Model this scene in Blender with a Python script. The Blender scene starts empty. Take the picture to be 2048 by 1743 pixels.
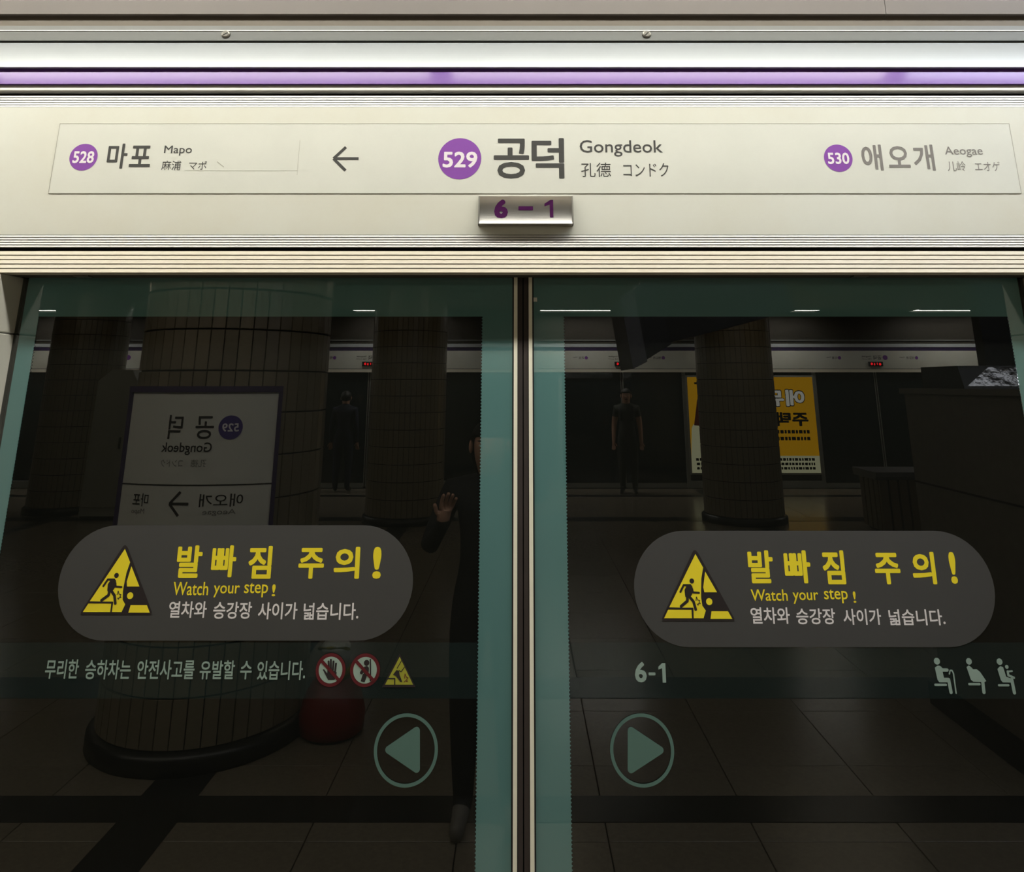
import bpy, math, random
from mathutils import Vector
random.seed(7)
scene = bpy.context.scene
col = scene.collection

# ------------------------------------------------------------------ camera, world, exposure
# x runs along the platform edge, y points into the screen doors, z up; floor at z = 0, door glass at y = GY
F, CX, CY, TH, H = 1470.0, 1040.0, 385.0, math.radians(14.67), 1.74
GY = 1.6            # door glass
HY = 1.526          # face of the header above the doors
OY = -10.56         # glass of the screen doors on the opposite platform edge
CEIL = 3.08
cam_d = bpy.data.cameras.new('camera')
cam = bpy.data.objects.new('camera', cam_d)
col.objects.link(cam)
cam.location = (0, 0, H)
cam.rotation_euler = (math.radians(90) + TH, 0, 0)
cam_d.sensor_fit = 'HORIZONTAL'
cam_d.sensor_width = 36
cam_d.lens = 36 * F / 2048
cam_d.shift_x = -(CX - 1024) / 2048
cam_d.shift_y = -(871.5 - CY) / 2048
cam_d.clip_start = 0.01
cam_d.clip_end = 200
scene.camera = cam
w = bpy.data.worlds.new('underground')
scene.world = w
w.use_nodes = True
w.node_tree.nodes['Background'].inputs[0].default_value = (0, 0, 0, 1)
w.node_tree.nodes['Background'].inputs[1].default_value = 0
scene.view_settings.view_transform = 'Standard'
scene.view_settings.look = 'None'
scene.view_settings.exposure = 0.0
scene.view_settings.gamma = 1.0
scene.view_settings.use_curve_mapping = False
scene.cycles.use_denoising = True
scene.cycles.max_bounces = 8
scene.cycles.sample_clamp_indirect = 4.0
LAMP = 37.0         # radiance of the fluorescent diffusers along the near edge
LAMP_OPP = 34.0     # ... along the opposite edge
LAMP_FILL = 27.0     # ... of the unseen lamps added over mid platform to light it


def at(px, py, Y):
    """point of the vertical plane y = Y that the photograph shows at pixel (px, py)"""
    u, v = (px - CX) / F, (CY - py) / F
    d = (u, math.cos(TH) - v * math.sin(TH), math.sin(TH) + v * math.cos(TH))
    t = Y / d[1]
    return Vector((d[0] * t, Y, d[2] * t + H))


# ------------------------------------------------------------------ materials
def lin(c):
    return tuple(((v / 255) / 12.92 if v <= 10 else ((v / 255 + 0.055) / 1.055) ** 2.4) for v in c) + (1.0,)


MATS = {}


def mat(name, rgb, rough=0.5, metal=0.0, spec=0.5, noise=0.0, nscale=6.0, emit=None, estr=0.0, rnd=0.0,
        stretch=(1, 1, 1), bump=0.0, bscale=60.0, noise_rgb=None, coat=0.0, ior=None):
    if name in MATS:
        return MATS[name]
    m = bpy.data.materials.new(name)
    m.use_nodes = True
    nt = m.node_tree
    p = nt.nodes['Principled BSDF']
    base = lin(rgb)
    p.inputs['Base Color'].default_value = base
    p.inputs['Roughness'].default_value = rough
    p.inputs['Metallic'].default_value = metal
    p.inputs['Specular IOR Level'].default_value = spec
    p.inputs['Coat Weight'].default_value = coat
    p.inputs['Coat Roughness'].default_value = 0.1
    if ior:
        p.inputs['IOR'].default_value = ior
    src = None
    if noise > 0 or bump > 0:
        tc = nt.nodes.new('ShaderNodeTexCoord')
        mp = nt.nodes.new('ShaderNodeMapping')
        mp.inputs['Scale'].default_value = stretch
        nt.links.new(tc.outputs['Object'], mp.inputs['Vector'])
    if noise > 0:
        n = nt.nodes.new('ShaderNodeTexNoise')
        n.inputs['Scale'].default_value = nscale
        n.inputs['Detail'].default_value = 6
        n.inputs['Roughness'].default_value = 0.65
        nt.links.new(mp.outputs['Vector'], n.inputs['Vector'])
        r = nt.nodes.new('ShaderNodeValToRGB')
        lo = lin(noise_rgb) if noise_rgb else tuple(c * (1 - noise) for c in base[:3]) + (1,)
        r.color_ramp.elements[0].position = 0.3
        r.color_ramp.elements[1].position = 0.65
        r.color_ramp.elements[0].color = lo
        r.color_ramp.elements[1].color = base
        nt.links.new(n.outputs['Fac'], r.inputs['Fac'])
        src = r.outputs['Color']
    if rnd > 0:
        oi = nt.nodes.new('ShaderNodeObjectInfo')
        hs = nt.nodes.new('ShaderNodeHueSaturation')
        mr = nt.nodes.new('ShaderNodeMapRange')
        mr.inputs['To Min'].default_value = 1 - rnd
        mr.inputs['To Max'].default_value = 1 + rnd
        nt.links.new(oi.outputs['Random'], mr.inputs['Value'])
        nt.links.new(mr.outputs['Result'], hs.inputs['Value'])
        hs.inputs['Color'].default_value = base
        if src:
            nt.links.new(src, hs.inputs['Color'])
        src = hs.outputs['Color']
    if src:
        nt.links.new(src, p.inputs['Base Color'])
    if bump > 0:
        n2 = nt.nodes.new('ShaderNodeTexNoise')
        n2.inputs['Scale'].default_value = bscale
        n2.inputs['Detail'].default_value = 4
        nt.links.new(mp.outputs['Vector'], n2.inputs['Vector'])
        b = nt.nodes.new('ShaderNodeBump')
        b.inputs['Strength'].default_value = bump
        b.inputs['Distance'].default_value = 0.004
        nt.links.new(n2.outputs['Fac'], b.inputs['Height'])
        nt.links.new(b.outputs['Normal'], p.inputs['Normal'])
    if emit:
        p.inputs['Emission Color'].default_value = lin(emit)
        p.inputs['Emission Strength'].default_value = estr
    MATS[name] = m
    return m


def glass_mat(name, tint, ior, film=None, alpha=0.0):
    """clear safety glass: mirror reflection by Fresnel over a tinted see-through body; a diffuse share may veil it: print, dust haze, painted reflections"""
    m = bpy.data.materials.new(name)
    m.use_nodes = True
    nt = m.node_tree
    nt.nodes.clear()
    out = nt.nodes.new('ShaderNodeOutputMaterial')
    tr = nt.nodes.new('ShaderNodeBsdfTransparent')
    tr.inputs[0].default_value = lin(tint)
    body = tr
    if film:
        df = nt.nodes.new('ShaderNodeBsdfDiffuse')
        df.inputs[0].default_value = lin(film)
        mx = nt.nodes.new('ShaderNodeMixShader')
        mx.inputs[0].default_value = alpha
        nt.links.new(tr.outputs[0], mx.inputs[1])
        nt.links.new(df.outputs[0], mx.inputs[2])
        body = mx
    gl = nt.nodes.new('ShaderNodeBsdfGlossy')
    gl.inputs['Roughness'].default_value = 0.0
    gl.inputs['Color'].default_value = (1, 1, 1, 1)
    fr = nt.nodes.new('ShaderNodeFresnel')
    fr.inputs['IOR'].default_value = ior
    mx = nt.nodes.new('ShaderNodeMixShader')
    nt.links.new(fr.outputs[0], mx.inputs[0])
    nt.links.new(body.outputs[0], mx.inputs[1])
    nt.links.new(gl.outputs[0], mx.inputs[2])
    nt.links.new(mx.outputs[0], out.inputs[0])
    MATS[name] = m
    return m


def emission(name, rgb, strength):
    m = bpy.data.materials.new(name)
    m.use_nodes = True
    nt = m.node_tree
    nt.nodes.clear()
    out = nt.nodes.new('ShaderNodeOutputMaterial')
    e = nt.nodes.new('ShaderNodeEmission')
    e.inputs[0].default_value = lin(rgb)
    e.inputs[1].default_value = strength
    nt.links.new(e.outputs[0], out.inputs[0])
    MATS[name] = m
    return m


IOR = 1.85
mat('header_white', (221, 222, 213), 0.6, spec=0.2, noise=0.06, nscale=2.2, noise_rgb=(215, 213, 199))
mat('rail_cream', (247, 241, 226), 0.42, noise=0.08, nscale=3.0, stretch=(0.4, 1, 6), noise_rgb=(238, 228, 206))
mat('rail_white', (232, 232, 228), 0.4)
mat('groove', (66, 62, 54), 0.7)
mat('groove_light', (120, 116, 104), 0.7)
mat('black_gap', (12, 11, 11), 0.8)
mat('alu', (112, 114, 112), 0.42, metal=0.0, noise=0.05, nscale=4, stretch=(0.3, 1, 8))
mat('alu_edge_glint', (222, 222, 220), 0.3)
mat('white_gloss', (196, 202, 206), 0.4, noise=0.05, nscale=5, stretch=(0.3, 1, 6))
mat('purple', (108, 66, 150), 0.45, spec=0.3, coat=0.24, noise=0.08, nscale=4, stretch=(0.6, 1, 3))
mat('taupe', (112, 105, 95), 0.7, noise=0.1, nscale=4)
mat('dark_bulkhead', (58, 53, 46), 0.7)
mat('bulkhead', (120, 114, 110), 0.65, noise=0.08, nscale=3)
mat('soffit', (205, 196, 178), 0.6, noise=0.25, nscale=9)
mat('jamb', (206, 203, 190), 0.45, noise=0.08, nscale=5)
mat('film', (221, 222, 213), 0.5, spec=0.25, noise=0.05, nscale=6)
mat('film_edge', (168, 166, 152), 0.6)  # edge shadow of the sheet as a colour; scratches share it
mat('ink_dark', (62, 62, 60), 0.6)
mat('ink_grey', (128, 124, 120), 0.6)
mat('badge_navy', (74, 56, 128), 0.5)
mat('badge_purple', (136, 72, 168), 0.5)
mat('ink_white', (240, 232, 238), 0.5)
mat('ink_plum', (66, 22, 68), 0.9, spec=0.1)
mat('brushed_steel', (190, 188, 184), 0.28, metal=1.0, noise=0.1, nscale=10, stretch=(0.2, 1, 12))
mat('steel_dark', (120, 118, 112), 0.4, metal=1.0)
mat('frame_light', (248, 244, 226), 0.4)
mat('frame_alu', (150, 150, 140), 0.4)
mat('rubber', (60, 52, 50), 0.75, noise=0.15, nscale=20)
mat('rubber_dark', (16, 14, 14), 0.8)
mat('sticker_grey', (69, 69, 69), 0.65, noise=0.05, nscale=14)
mat('ink_yellow', (255, 234, 48), 0.6)
mat('ink_black', (36, 28, 30), 0.7)
mat('ink_pale', (242, 238, 240), 0.6)
mat('print_mint', (88, 120, 112), 0.6)
mat('print_mint_light', (150, 172, 163), 0.6)
mat('print_white', (158, 180, 169), 0.5)
mat('print_red', (96, 26, 34), 0.5)
mat('print_lime', (164, 164, 56), 0.5)
mat('floor_granite', (132, 122, 106), 0.22, noise=0.28, nscale=55, rnd=0.05, spec=0.5)
mat('floor_dark', (38, 38, 38), 0.25, noise=0.3, nscale=60)
mat('grout', (60, 56, 50), 0.9)
mat('tile_beige', (136, 125, 105), 0.28, noise=0.15, nscale=40, rnd=0.14, stretch=(1, 1, 3))
mat('tile_grout', (46, 42, 36), 0.9)
mat('skirting', (26, 27, 28), 0.35)
mat('ceiling_brown', (120, 112, 98), 0.7, rnd=0.06)
mat('ceiling_gap', (40, 38, 34), 0.9)
mat('shield', (40, 40, 36), 0.6)
mat('fixture', (205, 205, 200), 0.5)
mat('dark_tunnel', (26, 26, 26), 0.9, noise=0.3, nscale=3)
mat('sign_white', (214, 214, 206), 0.45)
mat('sign_frame', (60, 46, 84), 0.4)
mat('cabinet_grey', (156, 156, 146), 0.5, noise=0.08, nscale=4)
mat('glossy_dark', (84, 84, 84), 0.1, metal=1.0, bump=0.8, bscale=9)
mat('black_plastic', (22, 22, 24), 0.4)
mat('dark_grey_plastic', (92, 92, 98), 0.45)
mat('stone_dark', (112, 105, 92), 0.4, noise=0.25, nscale=30)
mat('red_plastic', (120, 22, 20), 0.45)
mat('yellow_plastic', (150, 132, 20), 0.5)
mat('skin', (196, 152, 126), 0.5)
mat('hair', (24, 20, 18), 0.6)
mat('cloth_black', (24, 24, 27), 0.8)
mat('cloth_navy', (24, 30, 52), 0.8)
mat('cloth_grey', (62, 65, 60), 0.85)
mat('cloth_pale', (150, 148, 140), 0.85)
mat('shoe', (120, 116, 108), 0.6)
mat('eye_white', (220, 220, 215), 0.3)
mat('bin_wood', (110, 96, 76), 0.5, noise=0.2, nscale=8)
glass_mat('teal_film', (255, 255, 255), IOR, film=(92, 132, 131), alpha=1.0)
glass_mat('door_glass', (150, 168, 160), IOR, film=(128, 132, 122), alpha=0.028)
glass_mat('glass_inner', (150, 168, 160), 1.02)
glass_mat('far_glass', (120, 130, 130), 1.9, film=(110, 130, 134), alpha=0.10)  # faint reflections painted in as a diffuse haze
glass_mat('dotted_veil', (255, 255, 255), 1.001, film=(92, 132, 131), alpha=0.05)
emission('tube_warm', (255, 247, 224), LAMP)
emission('tube_neutral', (253, 250, 238), LAMP)
emission('tube_cool', (243, 248, 255), LAMP)
emission('tube_opp', (252, 250, 238), LAMP_OPP)
emission('tube_fill', (255, 240, 208), LAMP_FILL)
emission('led_red', (255, 30, 40), 5.0)
emission('ad_yellow', (236, 176, 14), 1.5)
emission('ad_pale', (226, 226, 180), 1.4)
emission('ad_white', (240, 240, 225), 1.5)
emission('ad_skin', (224, 190, 150), 1.1)
emission('ad_hair', (90, 36, 20), 0.9)
emission('ad_ink', (30, 22, 8), 0.6)


# ------------------------------------------------------------------ builders
WLOC = {}


def tag(o, label=None, cat=None, group=None, kind=None):
    if label:
        o['label'] = label
    if cat:
        o['category'] = cat
    if group:
        o['group'] = group
    if kind:
        o['kind'] = kind
    return o


def thing(name, loc, label=None, cat=None, group=None, kind=None):
    o = bpy.data.objects.new(name, None)
    o.empty_display_size = 0.1
    col.objects.link(o)
    o.location = loc
    WLOC[o] = Vector(loc)
    return tag(o, label, cat, group, kind)


def obj(name, vs, fs, m, parent=None, smooth=False, fm=None):
    """one mesh object from world-space vertices; its origin sits at the middle of its base"""
    vs = [Vector(v) for v in vs]
    lo = Vector([min(v[i] for v in vs) for i in range(3)])
    hi = Vector([max(v[i] for v in vs) for i in range(3)])
    c = Vector(((lo.x + hi.x) / 2, (lo.y + hi.y) / 2, lo.z))
    me = bpy.data.meshes.new(name)
    me.from_pydata([v - c for v in vs], [], fs)
    ms = m if isinstance(m, (list, tuple)) else [m]
    for k in ms:
        me.materials.append(MATS[k])
    if fm:
        me.polygons.foreach_set('material_index', fm)
    if smooth:
        me.polygons.foreach_set('use_smooth', [True] * len(me.polygons))
    me.update()
    o = bpy.data.objects.new(name, me)
    col.objects.link(o)
    WLOC[o] = c
    if parent is not None:
        o.parent = parent
        o.location = c - WLOC[parent]
    else:
        o.location = c
    return o


BOXF = [(0, 3, 2, 1), (4, 5, 6, 7), (0, 1, 5, 4), (1, 2, 6, 5), (2, 3, 7, 6), (3, 0, 4, 7)]


def boxv(x0, x1, y0, y1, z0, z1):
    return [(x0, y0, z0), (x1, y0, z0), (x1, y1, z0), (x0, y1, z0), (x0, y0, z1), (x1, y0, z1), (x1, y1, z1), (x0, y1, z1)]


def box(name, x0, x1, y0, y1, z0, z1, m, parent=None):
    return obj(name, boxv(x0, x1, y0, y1, z0, z1), BOXF, m, parent)


def boxes(name, bs, m, parent=None):
    vs, fs = [], []
    for b in bs:
        k = len(vs)
        vs += boxv(*b)
        fs += [tuple(i + k for i in f) for f in BOXF]
    return obj(name, vs, fs, m, parent)


def bevbox(name, x0, x1, y0, y1, z0, z1, m, parent=None, r=0.004):
    """box with chamfered edges in the xz outline and front"""
    o = [(x0 + r, z0), (x1 - r, z0), (x1, z0 + r), (x1, z1 - r), (x1 - r, z1), (x0 + r, z1), (x0, z1 - r), (x0, z0 + r)]
    cx, cz = (x0 + x1) / 2, (z0 + z1) / 2
    def shr(p):
        return (p[0] + (r if p[0] < cx else -r), p[1] + (r if p[1] < cz else -r))
    i = [shr(p) for p in o]
    vs = [(p[0], y0, p[1]) for p in i] + [(p[0], y0 + r, p[1]) for p in o] + [(p[0], y1 - r, p[1]) for p in o] + [(p[0], y1, p[1]) for p in i]
    fs = [tuple(range(8)), tuple(range(31, 23, -1))]
    for L in range(3):
        for k in range(8):
            a, b = L * 8 + k, L * 8 + (k + 1) % 8
            fs.append((b, a, a + 8, b + 8))
    return obj(name, vs, fs, m, parent)


def extrude_x(name, prof, x0, x1, m, parent=None, smooth=False, fm=None):
    """closed (y, z) outline swept along x"""
    n = len(prof)
    vs = [(x0, y, z) for y, z in prof] + [(x1, y, z) for y, z in prof]
    fs = [(i, (i + 1) % n, n + (i + 1) % n, n + i) for i in range(n)]
    fs += [tuple(range(n - 1, -1, -1)), tuple(range(n, 2 * n))]
    return obj(name, vs, fs, m, parent, smooth, fm)


def extrude_y(name, outline, y0, y1, m, parent=None, fm=None):
    """closed (x, z) outline given thickness along y"""
    n = len(outline)
    vs = [(x, y0, z) for x, z in outline] + [(x, y1, z) for x, z in outline]
    fs = [tuple(range(n)), tuple(range(2 * n - 1, n - 1, -1))]
    fs += [(i, n + i, n + (i + 1) % n, (i + 1) % n) for i in range(n)]
    return obj(name, vs, fs, m, parent, fm=fm)


def extrude_z(name, outline, z0, z1, m, parent=None):
    n = len(outline)
    vs = [(x, y, z0) for x, y in outline] + [(x, y, z1) for x, y in outline]
    fs = [tuple(range(n - 1, -1, -1)), tuple(range(n, 2 * n))]
    fs += [(i, (i + 1) % n, n + (i + 1) % n, n + i) for i in range(n)]
    return obj(name, vs, fs, m, parent)


def lathe(name, prof, cx, cy, m, parent=None, n=40, smooth=True):
    """(radius, z) profile turned about a vertical axis"""
    vs, fs = [], []
    for r, z in prof:
        for k in range(n):
            a = 2 * math.pi * k / n
            vs.append((cx + r * math.cos(a), cy + r * math.sin(a), z))
    for i in range(len(prof) - 1):
        for k in range(n):
            a, b = i * n + k, i * n + (k + 1) % n
            fs.append((a, b, b + n, a + n))
    fs.append(tuple(range(n - 1, -1, -1)))
    fs.append(tuple(range((len(prof) - 1) * n, len(prof) * n)))
    return obj(name, vs, fs, m, parent, smooth)


def tube(name, pts, r, m, parent=None, n=8):
    vs, fs = [], []
    pts = [Vector(p) for p in pts]
    for i, p in enumerate(pts):
        d = (pts[min(i + 1, len(pts) - 1)] - pts[max(i - 1, 0)]).normalized()
        a = d.orthogonal().normalized()
        b = d.cross(a)
        for k in range(n):
            t = 2 * math.pi * k / n
            vs.append(p + (a * math.cos(t) + b * math.sin(t)) * r)
    for i in range(len(pts) - 1):
        for k in range(n):
            q, s = i * n + k, i * n + (k + 1) % n
            fs.append((q, s, s + n, q + n))
    fs += [tuple(range(n - 1, -1, -1)), tuple(range((len(pts) - 1) * n, len(pts) * n))]
    return obj(name, vs, fs, m, parent, True)


# ---- flat print: shapes in (x, z) of a vertical plane that faces the camera side (-y)
class Flat:
    def __init__(self):
        self.v, self.f, self.d, self.n = [], [], [], 0      # overlapping shapes are stacked a hair apart

    def poly(self, pts):
        k = len(self.v)
        self.v += [tuple(p) for p in pts]
        self.n += 1
        self.d += [self.n * 3e-6] * len(pts)
        self.f.append(tuple(range(k, k + len(pts))))
        return self

    def disc(self, cx, cz, r, n=48, rz=None):
        rz = rz or r
        return self.poly([(cx + r * math.cos(2 * math.pi * i / n), cz + rz * math.sin(2 * math.pi * i / n)) for i in range(n)])

    def ring(self, cx, cz, r0, r1, n=64):
        for i in range(n):
            a, b = 2 * math.pi * i / n, 2 * math.pi * (i + 1) / n
            self.poly([(cx + r0 * math.cos(a), cz + r0 * math.sin(a)), (cx + r1 * math.cos(a), cz + r1 * math.sin(a)),
                       (cx + r1 * math.cos(b), cz + r1 * math.sin(b)), (cx + r0 * math.cos(b), cz + r0 * math.sin(b))])
        return self

    def stroke(self, pts, wd, cap=True):
        for (a, b) in zip(pts, pts[1:]):
            dx, dz = b[0] - a[0], b[1] - a[1]
            L = math.hypot(dx, dz) or 1e-9
            nx, nz = -dz / L * wd / 2, dx / L * wd / 2
            self.poly([(a[0] - nx, a[1] - nz), (b[0] - nx, b[1] - nz), (b[0] + nx, b[1] + nz), (a[0] + nx, a[1] + nz)])
        if cap:
            for p in pts:
                self.disc(p[0], p[1], wd / 2, 14)
        return self

    def text(self, s, x0, z0, x1, z1, off=0.0):
        vs, fs, ds = glyphs(s, off)
        k = len(self.v)
        self.v += [(x0 + (x1 - x0) * u, z0 + (z1 - z0) * t) for u, t in vs]
        self.f += [tuple(i + k for i in f) for f in fs]
        self.d += ds
        return self

    def build(self, name, Y, m, parent=None, face=-1, xc=0.0):
        """face -1 reads from the camera side; face +1 reads from the other side, x measured to the reader's right of xc"""
        if face < 0:
            return obj(name, [(x, Y - d, z) for (x, z), d in zip(self.v, self.d)], self.f, m, parent)
        return obj(name, [(xc - x, Y + d, z) for (x, z), d in zip(self.v, self.d)], self.f, m, parent)


_G = {}


def glyphs(s, off):
    """outline of a piece of lettering, scaled to the unit square"""
    key = (s, off)
    if key in _G:
        return _G[key]
    c = bpy.data.curves.new('lettering', 'FONT')
    c.body = s
    c.resolution_u = 3
    o = bpy.data.objects.new('lettering', c)
    col.objects.link(o)
    dg = bpy.context.evaluated_depsgraph_get()
    me = bpy.data.meshes.new_from_object(o.evaluated_get(dg))
    bv = [(v.co.x, v.co.y) for v in me.vertices]
    bf = [tuple(p.vertices) for p in me.polygons]
    col.objects.unlink(o)
    bpy.data.objects.remove(o)
    bpy.data.curves.remove(c)
    bpy.data.meshes.remove(me)
    vs, fs, ds = list(bv), list(bf), [0.0] * len(bv)
    if off > 0:
        # heavier weight: the outline overlaid with itself, nudged all round
        for q in range(8):
            a = math.pi * q / 4
            k = len(vs)
            sc = off * (1.0 if q % 2 == 0 else 1.1)
            vs += [(x + sc * math.cos(a), y + sc * math.sin(a)) for x, y in bv]
            fs += [tuple(i + k for i in f) for f in bf]
            ds += [(q + 1) * 3e-6] * len(bv)
    xs, ys = [v[0] for v in vs], [v[1] for v in vs]
    x0, x1, y0, y1 = min(xs), max(xs), min(ys), max(ys)
    r = ([((x - x0) / (x1 - x0), (y - y0) / (y1 - y0)) for x, y in vs], fs, ds)
    _G[key] = r
    return r


def rect(l, t, r, b, Y):
    """(x0, z0, x1, z1) on plane Y of a lettering that the photograph shows in the box l, t, r, b"""
    if (l + r) / 2 < CX:
        return at(l, b, Y).x, at((l + r) / 2, b, Y).z, at(r, t, Y).x, at((l + r) / 2, t, Y).z
    return at(l, t, Y).x, at((l + r) / 2, b, Y).z, at(r, b, Y).x, at((l + r) / 2, t, Y).z


def lettering(name, items, Y, m, parent, off=0.0):
    os_ = [Flat().text(s, *rect(l, t, r, b, Y), off=off).build(name, Y, m, parent) for s, l, t, r, b in items]
    return os_[0]


def P(px, py, Y):
    q = at(px, py, Y)
    return (q.x, q.z)


# ------------------------------------------------------------------ the setting
X0, X1 = -9.0, 9.5
fl_ = thing('floor', (0, 0, 0), 'polished grey-brown granite platform floor with dark stripes', kind='structure')
box('floor_slab', X0, X1, OY - 0.3, GY + 0.06, -0.25, -0.012, 'grout', fl_)
TS = 0.6
tile_me = None
rest = []
for i in range(-15, 16):
    for j in range(-18, 3):
        x0, y0 = i * TS - 0.25, j * TS + 0.35
        if y0 + TS > GY + 0.05:
            continue
        near = -7 <= i <= 7 and j >= -8
        if near:
            if tile_me is None:
                t = bevbox('floor_tile', x0 + 0.0025, x0 + TS - 0.0025, y0 + 0.0025, y0 + TS - 0.0025, -0.012, 0.0, 'floor_granite', fl_, r=0.0015)
                tile_me, tref = t.data, t
            else:
                t = bpy.data.objects.new('floor_tile', tile_me)
                col.objects.link(t)
                t.parent = fl_
                t.location = (x0 + TS / 2, y0 + TS / 2, -0.012)
        else:
            rest.append((x0 + 0.0025, x0 + TS - 0.0025, y0 + 0.0025, y0 + TS - 0.0025, -0.012, 0.0))
tag(boxes('far_floor_tiles', rest, 'floor_granite', fl_), kind='stuff')
for (a, b) in ((-0.58, -0.38), (-1.93, -1.62), (-7.6, -7.3), (-9.7, -9.5)):
    box('floor_stripe', X0, X1, a, b, -0.001, 0.0025, 'floor_dark', fl_)
for xs in (-6.42, -1.66, 3.0):
    box('floor_stripe', xs, xs + 0.25, OY + 0.2, GY - 0.1, -0.001, 0.002, 'floor_dark', fl_)

ce = thing('ceiling', (0, -4.5, CEIL), 'brownish slatted ceiling above the platform', kind='structure')
box('ceiling_slab', X0, X1, OY - 0.3, GY + 1.2, CEIL + 0.02, CEIL + 0.2, 'ceiling_gap', ce)
k = 0
y = OY + 0.1
while y < 1.35:
    box('ceiling_panel', X0, X1, y, y + 0.29, CEIL - 0.005, CEIL + 0.015, 'ceiling_brown', ce)
    y += 0.3
box('wall_left', X0 - 0.2, X0, OY - 0.3, GY + 1.2, -0.25, CEIL + 0.2, 'stone_dark')
tag(bpy.data.objects['wall_left'], 'dark stone end wall of the platform', kind='structure')
box('wall_right', X1, X1 + 0.2, OY - 0.3, GY + 1.2, -0.25, CEIL + 0.2, 'stone_dark')
tag(bpy.data.objects['wall_right'], 'dark stone end wall beyond the station cabinets', kind='structure')
tag(box('wall_front', X0, X1, GY + 4.0, GY + 4.2, -1.4, CEIL + 0.2, 'dark_tunnel'), 'dark tunnel wall behind the glass doors', kind='structure')
tag(box('wall_back', X0, X1, OY - 4.2, OY - 4.0, -1.4, CEIL + 0.2, 'dark_tunnel'), 'dark tunnel wall behind the opposite doors', kind='structure')

# ------------------------------------------------------------------ header over the near doors
HX0, HX1 = -4.6, 4.6
def zz(py, Y=HY):
    return at(CX, py, Y).z

# upper bulkhead and aluminium trims
zb = zz(28, 1.506)
tr0 = thing('trim_1', (0, 1.52, zb), 'grey beige bulkhead above the aluminium trim', kind='structure')
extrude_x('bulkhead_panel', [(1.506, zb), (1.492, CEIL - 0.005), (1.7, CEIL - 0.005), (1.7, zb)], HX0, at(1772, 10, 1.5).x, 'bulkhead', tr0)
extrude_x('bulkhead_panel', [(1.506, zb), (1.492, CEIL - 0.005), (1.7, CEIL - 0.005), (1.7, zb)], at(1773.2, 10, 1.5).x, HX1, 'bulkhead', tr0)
extrude_x('shadow_strip', [(1.517, zz(54, 1.517)), (1.517, zb), (1.7, zb), (1.7, zz(54, 1.517))], HX0, HX1, 'taupe', tr0)

z60, z80 = zz(60, 1.512), zz(81, 1.512)
z52 = zz(52, 1.514)
tr1 = thing('trim_2', (0, 1.52, z80), 'grey aluminium trim rail with slotted screws', kind='structure')
extrude_x('rail', [(1.512, z80), (1.512, z60 - 0.003), (1.7, z60 - 0.003), (1.7, z80)], HX0, HX1, 'alu', tr1)
extrude_x('bright_edge', [(1.5105, z60 - 0.0030), (1.5105, z60 - 0.0008), (1.7, z60 - 0.0008), (1.7, z60 - 0.0030)], HX0, HX1, 'alu_edge_glint', tr1)  # highlight along the rail edge, put into a paler colour
extrude_x('top_lip', [(1.513, z60 - 0.0008), (1.5135, z52), (1.7, z52), (1.7, z60 - 0.0008)], HX0, HX1, 'alu', tr1)
for px, sl in ((452, 0.5), (1293, 0.8), (-390, 0.2), (2134, 1.1)):
    c = at(px, 69, 1.512)
    n = 20
    vs, fs = [], []
    for r, yy in ((0.0105, 1.5122), (0.0095, 1.5095), (0.0065, 1.5085)):
        vs += [(c.x + r * math.cos(2 * math.pi * q / n), yy, c.z + 0.9 * r * math.sin(2 * math.pi * q / n)) for q in range(n)]
    for L in range(2):
        fs += [(L * n + q, L * n + (q + 1) % n, (L + 1) * n + (q + 1) % n, (L + 1) * n + q) for q in range(n)]
    fs.append(tuple(range(2 * n, 3 * n)))
    s = obj('screw', vs, fs, 'steel_dark', tr1)
    tag(s, 'dull steel screw head')
    Flat().stroke([(c.x - 0.005 * math.cos(sl), c.z - 0.005 * math.sin(sl)), (c.x + 0.005 * math.cos(sl), c.z + 0.005 * math.sin(sl))], 0.002).build('slot', 1.5082, 'black_gap', s)

z87, z135 = zz(85, 1.513), zz(135, 1.518)
tr2 = thing('trim_3', (0, 1.52, z135), 'white glossy strip running above the purple line', kind='structure')
extrude_x('shadow_groove', [(1.522, z87 - 0.001), (1.522, z80), (1.7, z80), (1.7, z87 - 0.001)], HX0, HX1, 'groove_light', tr2)
wp = [(1.5155 + 0.0042 * (1 - (2 * i / 12 - 1) ** 2), z135 + (z87 - z135) * i / 12) for i in range(13)]
extrude_x('white_strip', wp + [(1.7, z87), (1.7, z135)], HX0, HX1, 'white_gloss', tr2)

z170, z183 = zz(171), zz(183.5)
tr3 = thing('trim_4', (0, 1.52, z183), 'purple line colour strip above the station header', kind='structure')
pr = [(1.5165 + 0.0085 * i / 10, z170 + (z135 - z170) * i / 10) for i in range(11)]
extrude_x('purple_strip', pr + [(1.7, z135), (1.7, z170)], HX0, HX1, 'purple', tr3)
extrude_x('white_edge', [(HY - 0.002, z183), (HY - 0.004, z183 + 0.002), (HY - 0.004, z170 - 0.002), (HY - 0.002, z170), (1.7, z170), (1.7, z183)], HX0, HX1, 'rail_white', tr3)

# main header cover
z192, z213, z470, z493, z502, z545 = zz(190.5), zz(214), zz(469), zz(494), zz(501), zz(545)
hd = thing('door_header', (0, 1.6, z493), 'long cream white header cover above the glass doors with ribbed edges', 'header')
box('shadow_gap', HX0, HX1, HY + 0.012, 1.7, z192, z183, 'black_gap', hd)
box('cover_panel', HX0, HX1, HY, 1.7, z470, z213, 'header_white', hd)


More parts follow.
